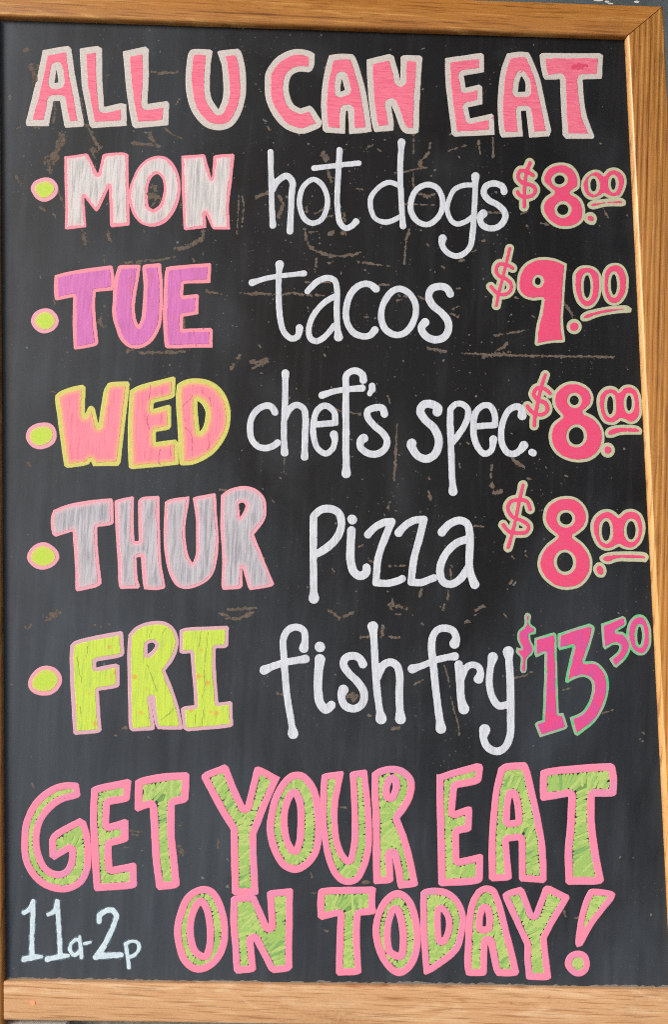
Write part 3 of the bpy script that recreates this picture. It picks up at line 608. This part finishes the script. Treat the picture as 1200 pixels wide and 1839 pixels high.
# single-stroke handwriting: name, character, word, region, material, strokes  width[start/middle/end]: points
HAND = '''
letter;h;hot;2c;white;55/52/62:130,65 135,250 140,480 150,725|62/56/66:150,400 190,330 275,280 325,330 320,450 305,775
letter;o;hot;2c;white;c48:515,310 590,355 640,470 635,570 590,670 510,705 440,670 395,570 395,460 430,370
letter;t;hot;2c;white;60/54/64:750,50 740,250 730,450 735,600 760,710 810,750 860,730 900,690|54/48/50:520,210 650,195 780,180 925,165
letter;d;dogs;2d;white;68/50/62:200,75 190,250 190,400 200,600 213,795|45:180,450 100,420 20,450 -62,547 -67,634 -29,730 48,763 110,755 190,715
letter;o;dogs;2d;white;c50:430,440 510,470 555,570 545,670 490,750 420,785 340,760 285,680 280,600 310,510 360,460
letter;g;dogs;2d;white;45:820,445 750,445 660,480 610,570 595,660 630,750 680,780 750,760 820,710|74/50/72:838,370 835,500 825,700 815,850 790,980 720,1045 660,1055 590,1020 550,960 555,905
letter;s;dogs;2d;white;62/54/72:1085,500 1075,460 1000,430 930,450 910,510 950,570 1040,620 1095,690 1080,760 1020,810 950,815 890,780 880,720 905,690
letter;t;tacos;3c;white;90/62/76:415,145 405,270 405,500 420,700 460,840 540,905 600,880 618,795|72/54/62:130,330 280,285 430,260 665,235
letter;a;tacos;3c;white;62/62/92:700,420 800,320 910,280 980,310 1005,420 1000,600 1005,750 1018,890|60:980,470 880,530 770,650 715,790 730,900 790,930 870,890 975,770
letter;c;tacos;3d;white;70/62/74:395,255 340,215 280,210 200,250 140,340 115,460 125,570 180,660 270,700 340,690 385,640
letter;o;tacos;3d;white;c62:625,255 710,300 765,400 765,500 720,610 650,675 570,685 490,640 450,560 450,440 500,330 560,270
letter;s;tacos;3d;white;72/70/80:1092,302 1060,250 990,230 910,260 890,330 930,410 1010,480 1070,560 1075,640 1030,710 960,732 880,710 822,640 830,595 855,570
letter;c;chef's;4c;white;52/48/52:265,375 240,335 200,325 140,350 90,420 80,500 95,580 140,630 200,640 250,625 285,600
letter;h;chef's;4c;white;60/46/60:343,85 340,250 335,400 332,550 338,675|48/48/58:340,420 380,345 430,320 480,350 493,430 488,560 485,705
letter;e;chef's;4c;white;46/46/62:575,465 640,460 715,453* 705,370 640,325 580,360 552,450 552,550 580,640 640,682 690,650 710,590 703,540
letter;f;chef's;4c;white;58/52/70:922,135 915,95 860,65 800,95 793,200 793,400 793,600 795,830|54/46/52:615,248 700,220 800,205 915,195
apostrophe;apostrophe;chef's;4c;white;50:988,178 990,205|40:988,200 970,236
letter;s;chef's;4c;white;56/52/66:1080,388 1065,345 1010,340 955,365 955,410 1000,470 1070,530 1100,590 1080,650 1020,685 950,675 900,630 905,585 925,568
letter;s;spec;4d;white;76/64/74:338,355 345,325 290,293 225,300 202,350 235,410 315,490 350,590 320,690 250,730 175,700 130,620 133,605
letter;p;spec;4d;white;50/54/74:442,335 442,500 448,650 455,850 463,988|50:442,335 480,295 530,290 580,330 580,400 540,490 465,595
letter;e;spec;4d;white;46/50/66:640,470 720,465 800,460* 795,370 755,305 700,305 645,360 627,460 632,560 670,650 720,690 770,660 785,575
letter;c;spec;4d;white;72/52/72:1016,385 1010,330 970,312 910,340 865,430 848,530 860,620 900,680 950,690 1000,660 1030,622
full_stop;stop;spec;4d;white;56:1092,677 1104,683
letter;p;pizza;5c;white;50/48/68:85,140 83,300 85,450 85,570 88,672|48/52/48:85,135 130,95 190,87 250,115 268,190 240,270 180,335 95,388
letter;i;pizza;5c;white;64:337,156 339,158|58/56/52:333,228 328,330 328,430 350,500 395,525 430,500 432,470
letter;z;pizza;5c;white;52/48/48:440,255 490,205 550,175 598,170* 555,270 510,400 492,570* 570,573 625,560 665,543
letter;z;pizza;5c;white;56/48/48:642,243 690,190 750,160 808,155* 780,270 745,400 722,565* 790,568 840,550 872,538
letter;a;pizza;5c;white;56/50/62:925,240 970,190 1040,162 1090,185 1108,260 1105,380 1105,480 1138,580|50:1095,285 1020,310 950,380 912,480 930,560 985,580 1040,550 1100,465
letter;f;fish;6c;white;70/52/80:355,265 365,200 355,135 300,108 240,128 205,190 205,300 215,450 235,650 260,800 275,900|70/54/62:60,428 130,398 220,370 368,345
letter;i;fish;6c;white;78:474,256 476,258|78/66/64:475,347 465,450 462,580 480,680 520,720 560,688
letter;s;fish;6c;white;64/58/76:795,385 770,340 720,322 665,340 652,390 690,450 760,520 805,600 790,680 730,715 660,690 635,620 650,575
letter;h;fish;6c;white;80/54/82:870,105 880,250 890,450 905,620 930,790|54/58/82:905,480 950,390 1005,370 1050,400 1070,480 1065,600 1075,790
letter;f;fry;6d;white;100/74/108:475,305 490,250 460,180 390,155 310,170 260,240 250,350 265,500 290,750 315,950 340,1135|88/64/84:60,552 160,520 280,470 400,440 478,430
letter;r;fry;6d;white;84/80/106:515,510 530,700 540,850 565,945|64/66/96:545,640 590,540 650,512 710,535 728,590 710,650
letter;y;fry;6d;white;100/70/70:850,440 825,550 815,700 850,840 910,915 1000,900|110/74/112:1003,385 1018,600 1025,850 1025,1050 1020,1200 970,1320 890,1360 800,1320 758,1230 770,1150
numeral;1;11a;8a;chalk;34/38/38:65,205 110,180 155,95* 150,250 140,450 140,600|46/44/30:65,640 140,625 232,615
numeral;1;11a;8a;chalk;34/38/38:295,220 350,190 380,100* 390,300 400,450 405,600|46/44/30:285,640 380,620 480,605
letter;a;11a;8a;chalk;c30:560,455 505,500 497,560 540,600 588,560 588,475|30:588,430 600,520 605,625
dash;dash;2p;8a;chalk;24:632,495 688,482
numeral;2;2p;8a;chalk;40/44/40:770,290 775,230 830,190 890,180 930,220 920,290 870,410 800,540 740,618* 850,605 980,600
letter;p;2p;8a;chalk;30:1020,500 1040,620 1050,715|30:1020,500 1080,470 1135,490 1145,540 1115,590 1045,625
'''
# dollar signs drawn as a hot pink stroke inside a cream one
DOLLAR = '''
dollar_sign;$;monday price;2e;36:290,225 240,195 175,185 155,240 190,290 270,310 310,350 290,400 220,420 165,400 150,375|34:262,112 230,200 215,300 210,430 210,508
dollar_sign;$;tuesday price;3e;27:255,215 210,190 150,185 130,225 150,270 200,290 240,330 235,385 190,410 140,400 92,352|24:232,68 205,180 175,300 150,400 132,492
dollar_sign;$;wednesday price;4e;38:292,232 240,190 170,190 145,240 180,290 250,320 270,380 230,420 170,420 110,380 90,348|34:250,68 215,170 190,270 170,380 155,460 150,522
dollar_sign;$;thursday price;5d;28:290,258 270,205 210,190 150,205 130,250 160,310 230,340 280,380 265,420 200,430 140,420 97,370|26:240,84 215,190 195,290 170,400 132,535
'''
WORDS = {'ALL': 'heading word ALL', 'U': 'heading word U', 'CAN': 'heading word CAN', 'EAT': 'heading word EAT',
         'EAT below': 'word EAT beside YOUR'}
def hatch(f, v, inner, w, letter, seed):
    """fill drawn as short overlapping marker strokes laid across each limb"""
    rs = np.random.RandomState(seed); V = f.shape(v); lim = -(w+0.3)
    xmax, ymax = f.x0+(f.nx-2)*f.h, f.y0+(f.ny-2)*f.h
    def val(x, y):
        i = (np.clip(x, f.x0, xmax)-f.x0)/f.h; j = (np.clip(y, f.y0, ymax)-f.y0)/f.h
        i0 = i.astype(int); j0 = j.astype(int); a = i-i0; b = j-j0
        return (V[j0, i0]*(1-a)+V[j0, i0+1]*a)*(1-b)+(V[j0+1, i0]*(1-a)+V[j0+1, i0+1]*a)*b
    cx, cy = f.x0+f.nx*f.h/2, f.y0+f.ny*f.h/2; Rr = 0.55*math.hypot(f.nx*f.h, f.ny*f.h)
    ts = np.arange(-Rr, Rr, 0.7); NA = 8
    ANG = np.arange(NA)*math.pi/NA; s_ = np.arange(0, 90, 1.2)
    def chord(x, y, ang):
        L = 0
        for sgn in (1, -1):
            q = val(x+sgn*math.cos(ang)*s_, y+sgn*math.sin(ang)*s_) < lim
            L += (np.argmin(q) if not q.all() else len(s_))*1.2
        return L
    verts = []; faces = []; mi = []; lay = 0; tone = rs.uniform(0, 6)
    for a in ANG:
        d = np.array([math.cos(a), math.sin(a)]); nn = np.array([-d[1], d[0]]); off = -Rr
        while off < Rr:
            off += 6.6 + rs.uniform(-0.5, 0.5)
            x = cx+nn[0]*off+d[0]*ts; y = cy+nn[1]*off+d[1]*ts
            q = (val(x, y) < lim) & (x > f.x0) & (x < xmax) & (y > f.y0) & (y < ymax)
            ed = np.flatnonzero(np.diff(np.concatenate([[0], q.astype(int), [0]])))
            for s, e in zip(ed[::2], ed[1::2]):
                L = (e-s)*0.7
                if L < 2.5: continue
                mx, my = (x[s]+x[e-1])/2, (y[s]+y[e-1])/2
                best = min(chord(np.array(mx), np.array(my), b_) for b_ in ANG)
                if L > best*1.025+0.2: continue
                tilt = a + rs.uniform(0.34, 0.42)*(-1 if abs(math.sin(a)) < 0.72 else 1)   # strokes slant a little
                dj = np.array([math.cos(tilt), math.sin(tilt)]); nj = np.array([-dj[1], dj[0]])
                half = []
                for sgn in (-1, 1):
                    qq = val(mx+sgn*dj[0]*s_, my+sgn*dj[1]*s_) < lim
                    half.append(min((np.argmin(qq) if not qq.all() else 0)*1.2, L*0.75))
                hw = rs.uniform(2.35, 2.85); m = np.array([mx, my])
                p0 = m - dj*max(0.2, half[0]-hw*1.05+rs.uniform(-1.5, 0.4)); p1 = m + dj*max(0.2, half[1]-hw*1.05+rs.uniform(-1.5, 0.4))
                ring = [p1+hw*(dj*math.cos(t)+nj*math.sin(t)) for t in np.linspace(-math.pi/2, math.pi/2, 7)]
                ring += [p0+hw*(dj*math.cos(t)+nj*math.sin(t)) for t in np.linspace(math.pi/2, 1.5*math.pi, 7)]
                z = 0.00010 + 0.0000014*((lay*7) % 61); lay += 1; b = len(verts); N = len(ring)
                pb = PV(np.array(ring)); pb[:, 1] = -z
                cpt = PV(np.array([p0, p1])); cpt[:, 1] = -(z+0.00002)
                verts += list(pb)+list(cpt)
                for k in range(N):
                    k2 = (k+1) % N
                    if k == 6: faces.append((b+N, b+N+1, b+6, b+7)[::-1])
                    elif k == N-1: faces.append((b+N+1, b+N, b+N-1, b)[::-1])
                    else: faces.append((b+k, b+k2, b+(N+1 if k < 6 else N))[::-1])
                g_ = 0.7*math.sin(mx*0.045+my*0.031+tone)+rs.uniform(-0.9, 0.9)
                mi += [2 if g_ < -1.3 else (1 if g_ > 0.9 or (lay % 2 and g_ > -0.5) else 0)]*N
    under = field_mesh('fill', f, inner+4.6, 0.00006, 0.00008, mat('green_a'), letter, edge=1.5)
    if under:                                    # first thin pass of the marker below the strokes
        me = under.data; b = len(verts)
        verts += [tuple(q.co) for q in me.vertices]
        for p in me.polygons: faces.append(tuple(b+i for i in p.vertices)); mi.append(3)
        bpy.data.objects.remove(under); bpy.data.meshes.remove(me)
    o = mesh_obj('fill', verts, faces, None, letter, mats=[mat('green_a'), mat('green_b'), mat('green_c'), mat('green_d')], midx=mi)
    o['kind'] = 'stuff'
    return o

LETTERS = {}
sd = 100
for ln in LET.strip().split('\n'):
    name, ch, word, rg, sty, w, cs = ln.split(';'); w = float(w) + (1.1 if sty == 'get' else 0.0); sd += 1
    cs = [contour(c, RG[rg]) for c in cs.split('|')]
    f, v = poly_field(cs[0], cs[1:], 1.45, 5)
    v = v + f.noise(11, 0.22, sd) + f.noise(28, 0.3, sd+500)
    om, fm, fcol, ocol = STY[sty]
    un = 1.7 if sty in ('mon', 'thu') else 1.0            # the silver letters were filled more carelessly
    inner = v + w - (1.3 if un > 1 else 0) + un*(f.noise(5, 0.55, sd+900) + f.noise(20, 0.7, sd+1300))
    if sty == 'get': o = field_mesh(name, f, np.maximum(v, -(inner+0.2)), 0.00006, 0.00026, mat(om), sign)
    else: o = field_mesh(name, f, v, 0.00005, 0.00008, mat(om), sign)
    o['label'] = '%s %s of the %s, %s with %s outline' % (name.replace('_', ' '), ch, WORDS.get(word, 'word '+word if word.isupper() else word), fcol, ocol) if name != 'bullet' else 'lime yellow bullet with pink rim before '+word
    if sty == 'get':
        hatch(f, v, inner, w, o, sd)
    else:
        field_mesh('fill', f, inner, 0.0001, 0.00012, mat(fm), o, edge=1.5)
    LETTERS[(ch, word)] = o
for ln in HAND.strip().split('\n'):
    name, ch, word, rg, mk, ss = ln.split(';'); sd += 1
    ST = [stroke(s, RG[rg]) for s in ss.split('|')]
    allp = np.concatenate([q for q, r in ST]); pad = max(r.max() for q, r in ST)+5
    mn, mx = allp.min(0)-pad, allp.max(0)+pad
    f = Field(mn[0], mn[1], mx[0], mx[1], 1.5)
    v = np.min([stroke_dist(f.G, q, r) for q, r in ST], axis=0)
    amp = 0.25 if mk == 'white' else 0.7
    v = v + f.noise(6, amp, sd) + f.noise(22, 0.4, sd+700)
    o = field_mesh(name, f, v, 0.00005, 0.00009 if mk == 'white' else 0.00008, mat(mk), sign, edge=3.0)
    if mk == 'chalk':
        sm = field_mesh('chalk_smear', f, v-1.7+f.noise(4, 1.3, sd+40), 0.00002, 0.00003, mat('chalk_haze'), o)
    o['label'] = '%s %s of handwritten %s in %s' % (name.replace('_', ' '), ch, word, 'white marker' if mk == 'white' else 'pale chalk')
for ln in DOLLAR.strip().split('\n'):
    name, ch, word, rg, ss = ln.split(';'); sd += 1
    ST = [stroke(s, RG[rg]) for s in ss.split('|')]
    allp = np.concatenate([q for q, r in ST]); mn, mx = allp.min(0)-14, allp.max(0)+14
    f = Field(mn[0], mn[1], mx[0], mx[1], 1.5)
    v = np.min([stroke_dist(f.G, q, r) for q, r in ST], axis=0) + f.noise(8, 0.4, sd)
    o = field_mesh(name, f, v-5.4, 0.00005, 0.00008, mat('cream_line'), sign)
    o['label'] = 'dollar sign of the %s, hot pink with cream outline' % word
    field_mesh('fill', f, v, 0.0001, 0.00012, mat('red_fill'), o, edge=1.5)
# rubbed red mark on the crossbar of the heading's last T
f = Field(1015, 105, 1065, 132, 1.3)
v = np.minimum(stroke_dist(f.G, np.array([(1030, 121), (1044, 119.5)]), np.array([5, 5.5])), stroke_dist(f.G, np.array([(1040, 118), (1055, 118)]), np.array([4, 1.8])))
field_mesh('smudge', f, v+f.noise(4, 1.6, 5), 0.00014, 0.00015, mat('smudge'), LETTERS[('T', 'EAT')])

# hair cracks where thick paint has dried and split
CRACK = [('4b', 'crack_pink', '335,120 340,200 325,280|320,430 310,510 325,570|550,740 545,800 565,850|440,780 420,850 440,940|775,120 770,250 690,330 695,500|700,560 760,620 770,850|950,250 960,330|930,600 950,720 930,790|865,150 890,210'),
         ('3b', 'crack_pink', '380,160 440,200 440,270 390,300|880,800 910,880 910,980|780,840 740,940|612,560 614,850|660,680 690,620|190,230 200,420'),
         ('6b', 'crack_green', '330,120 320,180|480,100 440,160|290,460 330,560 390,720|430,1000 590,855|830,130 800,280|900,140 870,350 850,500 860,640 830,780|770,930 765,1040|850,900 830,1060'),
         ('1d', 'crack_pink', '540,245 560,230|575,460 600,475|800,195 812,197|330,570 345,560'), ('6a', 'crack_green', '590,420 610,560 640,700|700,310 690,420|620,950 630,1060')]
MAT['crack_pink'] = plain('split_pink_paint', s2l((206, 104, 134)), s2l((224, 122, 148)), 200, 0.8)
MAT['crack_green'] = plain('split_lime_paint', s2l((146, 170, 72)), s2l((166, 188, 80)), 200, 0.8)
for rg, mk, txt in CRACK:
    V = []; Fc = []
    for q in txt.split('|'):
        sd += 1; p, c = parse(q, RG[rg]); p = spline(p, c, False, 4)
        f = Field(p[:, 0].min()-4, p[:, 1].min()-4, p[:, 0].max()+4, p[:, 1].max()+4, 0.8)
        g2 = f.G + np.stack([f.noise(7, 1.6, sd), f.noise(7, 1.6, sd+60)], 1)
        o = field_mesh('crack', f, stroke_dist(g2, p, np.full(len(p), 0.75))+f.noise(5, 0.5, sd+9), 0.00013, 0.00014, mat(mk), None)
        if not o: continue
        b = len(V); V += [tuple(u.co) for u in o.data.vertices]; Fc += [tuple(b+i for i in u.vertices) for u in o.data.polygons]
        me = o.data; bpy.data.objects.remove(o); bpy.data.meshes.remove(me)
    o = mesh_obj('paint_cracks', V, Fc, mat(mk), sign); o['kind'] = 'stuff'

# ------------------------------------------------------------------ worn places: paint gone down to the brown hardboard
WEAR = '''
g;10;112,243 106,262 95,287|6;85,290 90,308|3;20,235 35,228|4;63,228 68,229|4;238,257 272,260|5;268,240 275,255 284,264|4;155,225 165,243 178,266|7;166,270 172,274|3;322,178 318,184|6;316,447 340,443 362,430 366,415|8;150,426 153,434|6;193,422 197,430|9;266,350 287,355|8;274,334 280,342|4;480,228 484,232|7;580,275 586,286|8;56,120 66,142|5;44,92 50,90|5;28,318 38,330|4;72,372 78,378|4;95,385 99,391|5;430,640 415,662|7;452,652 478,646|5;395,1102 428,1112 455,1100|4;410,1095 460,1092|8;80,1108 104,1102|3;330,560 333,600|3;640,470 700,478|4;590,1095 610,1110 640,1098|5;700,1085 730,1092|3;830,634 900,638 1000,640 1105,641|7;870,640 915,632|5;770,625 800,632|4;250,634 330,632
1a;9;925,235 960,240|14;980,245 1050,243 1115,240|16;60,180 120,190 100,220|10;70,240 80,330|16;225,460 235,530 215,640|10;470,620 490,690 530,720|10;605,265 620,260|12;270,690 320,700|9;420,430 440,560|9;1020,640 1080,690 1150,715|8;910,690 925,715
2a;26;380,20 340,120 330,200|30;290,100 250,140 240,200|16;270,270 300,300|14;380,500 430,610|10;440,640 450,680|14;640,920 680,960|14;860,20 840,40|12;920,930 925,960|10;760,100 800,180 780,240
2b;14;280,600 320,560 380,570|14;270,420 330,410|12;1140,500 1135,650 1120,870|14;1175,510 1190,600 1170,800|10;770,840 790,870|12;565,560 570,620|12;190,810 210,850|10;300,5 350,15
2c;24;0,470 50,440 100,435|26;200,460 240,520 225,590 195,650|22;440,760 445,850 500,930|24;500,930 600,980 680,995|20;680,995 790,1000 870,990|8;870,990 940,965|18;455,560 455,600|20;610,70 625,120|20;640,230 660,290 680,345|12;970,60 1010,20 1050,5|10;1095,40 1120,55|14;900,395 960,405|22;785,620 800,690|24;770,790 800,800|20;650,800 690,780|8;530,620 600,580 690,570|8;560,660 690,640|14;540,1020 545,1095|16;650,1060 690,1050|8;480,785 555,780
2d;16;450,80 430,170 370,235|22;360,240 360,285|8;130,340 250,325 340,300 420,290|12;305,15 302,170|8;300,330 300,480|14;860,60 880,180|12;990,30 990,205|6;600,150 680,125 760,100|12;230,610 360,612 480,615|26;410,540 480,530|14;345,520 390,525|26;262,835 242,910|6;238,930 225,1120|7;800,680 930,678 1060,684|20;1010,500 1020,508|14;420,950 430,965|16;700,1100 740,1085|12;890,930 920,920|12;800,1020 840,1005
2e;8;180,570 240,545|7;360,655 430,670|8;920,520 970,610|6;760,210 750,240|7;235,680 245,700
3a;30;850,660 830,710 870,760|16;870,770 905,755|9;880,540 884,550|10;845,620 890,600|14;925,635 930,640|14;1110,70 1190,50|10;885,45 885,85|10;340,480 350,520|14;480,1035 490,1040
3b;18;150,75 230,70|26;270,70 400,40 450,50|16;460,50 560,35|14;560,35 680,5|14;870,20 890,60|26;1015,380 1060,390|18;1060,390 1200,410|24;180,1010 230,1000 160,1040|14;830,1000 840,1010
3c;20;10,432 120,445 200,435|16;200,440 330,445|22;470,440 560,430 640,450|12;650,455 740,462|18;785,455 870,462|14;790,85 780,170|12;770,190 780,240|16;920,120 950,150|7;660,322 720,325|8;830,330 930,325|10;1045,220 1045,245|7;360,450 470,450
3d;9;430,215 515,215|24;620,318 690,325|7;590,365 640,360|7;780,320 850,350|14;285,520 315,525|12;1100,450 1165,420|20;1100,490 1160,515|10;1150,250 1185,255|8;900,60 910,75|10;1010,45 1040,60
3e;9;120,715 200,700 270,692|8;270,692 370,670|14;130,825 190,800 210,770|16;640,470 680,530 700,565|9;275,430 295,440|7;400,565 425,585|6;-80,850 100,860 300,862 600,866 1000,874
4a;16;300,200 350,205|14;55,965 90,1010|9;95,210 100,215
4c;18;100,48 130,30 190,8|16;722,355 780,375|14;820,375 900,390|8;1105,255 1120,310|5;1175,460 1165,600 1150,880|7;335,720 330,830
4d;12;270,850 275,890|14;265,980 280,1040|10;590,30 600,45|12;720,40 725,55|16;780,780 770,800|7;770,810 765,880|16;770,925 785,955|20;790,995 850,990|22;940,730 1020,790|9;1060,890 1085,890|7;175,800 160,850|10;515,770 520,810|12;575,595 590,610|5;10,470 5,800
5b;14;700,95 745,95|10;1080,685 1095,690|8;1130,160 1160,200
5c;12;570,90 580,45|9;545,120 550,130|11;570,463 680,458|9;380,335 405,320|10;450,425 470,435|14;780,660 790,610|14;960,680 965,620|12;930,750 940,710|18;1150,750 1195,720|14;590,740 600,680|9;205,480 220,500|12;985,455 990,460|6;980,480 985,550|16;840,5 850,20|7;1140,200 1195,202
5d;18;30,140 85,135|10;270,40 295,42|10;545,15 560,25|14;5,90 25,100|14;140,800 160,770|10;260,590 270,600|12;165,600 175,610
6a;20;240,30 300,0|14;30,90 50,130 95,70|12;770,75 790,70|12;930,65 950,75|20;1080,1190 1120,1180|16;990,1265 1015,1265
6b;20;60,1075 90,1070|12;300,1160 310,1165|16;1050,5 1180,0
6c;22;945,125 930,180|14;780,185 830,183|12;990,178 1065,185|40;690,610 740,630|26;720,650 740,640|20;1010,865 1070,855|16;840,760 850,765|12;160,600 200,610|9;1040,10 1075,15
6d;24;585,95 620,100|20;660,30 700,10|18;985,50 960,15|9;150,110 175,120|7;370,510 400,600 430,730|6;435,820 455,900 500,1060|10;500,1060 515,1120 520,1200|9;80,705 160,660|8;460,1360 490,1362|5;1060,640 1190,610|8;800,350 830,370
6e;5;60,545 130,535 200,500|14;1025,1020 1040,1015|9;1050,965 1060,975|6;740,820 820,795|8;430,645 485,625
7b;34;490,720 505,770|16;460,690 480,690|14;788,610 790,710|10;60,560 160,570|8;80,590 130,600|8;640,710 645,712|6;455,520 495,515
7c;8;595,990 600,1020|18;1060,1070 1120,1075|10;580,1165 630,1170|6;860,400 910,400|6;900,520 910,545
7a;14;140,190 165,240|9;1065,640 1160,630|12;1010,790 1040,795
8e;8;745,410 780,400|6;650,350 660,400
8c;8;125,545 155,555
'''
def wear():
    VV = []; FF = []; MI = []; s = 9000
    tmp = []
    for ln in WEAR.strip().split('\n'):
        rg, rest = ln.split(';', 1); x0, y0, k = RG[rg]
        for st in rest.split('|'):
            wd, pts = st.split(';'); s += 1
            p = np.array([[x0+float(a)/k, y0+float(b)/k] for a, b in (q.split(',') for q in pts.split())])
            r = max(1.3, float(wd)/k/2*1.0)
            f = Field(p[:, 0].min()-r*2-3, p[:, 1].min()-r*2-3, p[:, 0].max()+r*2+3, p[:, 1].max()+r*2+3, 1.1)
            v = stroke_dist(f.G, p, np.full(len(p), r))
            v = v + f.noise(2.0, 0.75*r+0.4, s) + f.noise(5.0, 0.7*r+0.3, s+300) + f.noise(15, 0.4*r, s+600)
            tmp.append((f, v))
    for n in range(900):                               # loose specks, thicker where the board is most worn
        while True:
            x, y = RG_RS.uniform(10, 1180), RG_RS.uniform(50, 1745)
            dens = math.exp(-((x-560)/330)**2-((y-420)/330)**2) + 0.35*math.exp(-((x-900)/200)**2-((y-900)/260)**2) + 0.12
            if RG_RS.uniform() < dens: break
        r = float(np.clip(RG_RS.lognormal(-0.08, 0.42), 0.6, 3.0))
        f = Field(x-r*2-2, y-r*2-2, x+r*2+2, y+r*2+2, 0.9)
        e = RG_RS.uniform(0.6, 1.6); an = RG_RS.uniform(0, 3.14)
        g_ = f.G-np.array([x, y]); u_ = g_ @ np.array([math.cos(an), math.sin(an)]); w_ = g_ @ np.array([-math.sin(an), math.cos(an)])
        v = np.hypot(u_/e, w_*e) - r + f.noise(1.8, 0.7*r, 20000+n)
        tmp.append((f, v, 1))
    objs = [[], []]
    for t in tmp:
        o = field_mesh('chip', t[0], t[1], 0.00004, 0.00008, mat('chip'), None)
        if o: objs[1 if len(t) > 2 else 0].append(o)
    for lst, nm, mk in ((objs[0], 'chipped_paint', 'chip'), (objs[1], 'chalk_specks', 'speck')):
        V = []; Fc = []
        for o in lst:
            me = o.data; b = len(V); V += [tuple(v.co) for v in me.vertices]
            Fc += [tuple(b+i for i in p.vertices) for p in me.polygons]
            bpy.data.objects.remove(o); bpy.data.meshes.remove(me)
        j = mesh_obj(nm, V, Fc, mat(mk), sign); j['kind'] = 'stuff'
RG_RS = np.random.RandomState(77)
wear()


# ------------------------------------------------------------------ surroundings
def tagged(o, label, cat): o['label'] = label; o['category'] = cat; return o
def box(name, x0, x1, y0, y1, z0, z1, m, bev=0.004):
    import bmesh
    bm = bmesh.new(); bmesh.ops.create_cube(bm, size=1)
    for v in bm.verts:
        v.co = Vector((x0 if v.co.x < 0 else x1, y0 if v.co.y < 0 else y1, z0 if v.co.z < 0 else z1))
    bmesh.ops.bevel(bm, geom=bm.edges[:], offset=bev, segments=2, affect='EDGES')
    me = bpy.data.meshes.new(name); bm.to_mesh(me); bm.free(); me.materials.append(m)
    o = bpy.data.objects.new(name, me); COL.objects.link(o); return o
pav = plain('pavement', (0.26, 0.26, 0.26), (0.36, 0.355, 0.35), 9, 0.9)
gnd = mesh_obj('ground', [(-60, -60, 0), (60, -60, 0), (60, 60, 0), (-60, 60, 0)], [(0, 1, 2, 3)], pav); gnd['kind'] = 'structure'

# wall behind the sign
wallm = plain('wall_plaster', (0.17, 0.22, 0.26), (0.27, 0.32, 0.36), 7, 0.8)
tagged(box('wall', -3.0, 3.0, 0.95, 1.1, 0.0, 2.6, wallm, 0.01), 'blue-grey painted wall behind the top corner of the board', 'wall')
# added slab overhead, never in view: it keeps the high sky off the board
blockm = plain('sky_blocker_dark', (0.03, 0.035, 0.04), (0.05, 0.055, 0.06), 7, 0.9)
tagged(box('sky_blocker', -1.7, 3.0, -2.6, 1.0, 2.62, 2.68, blockm, 0.01), 'added unseen dark slab overhead that blocks the high sky', 'sky_blocker')
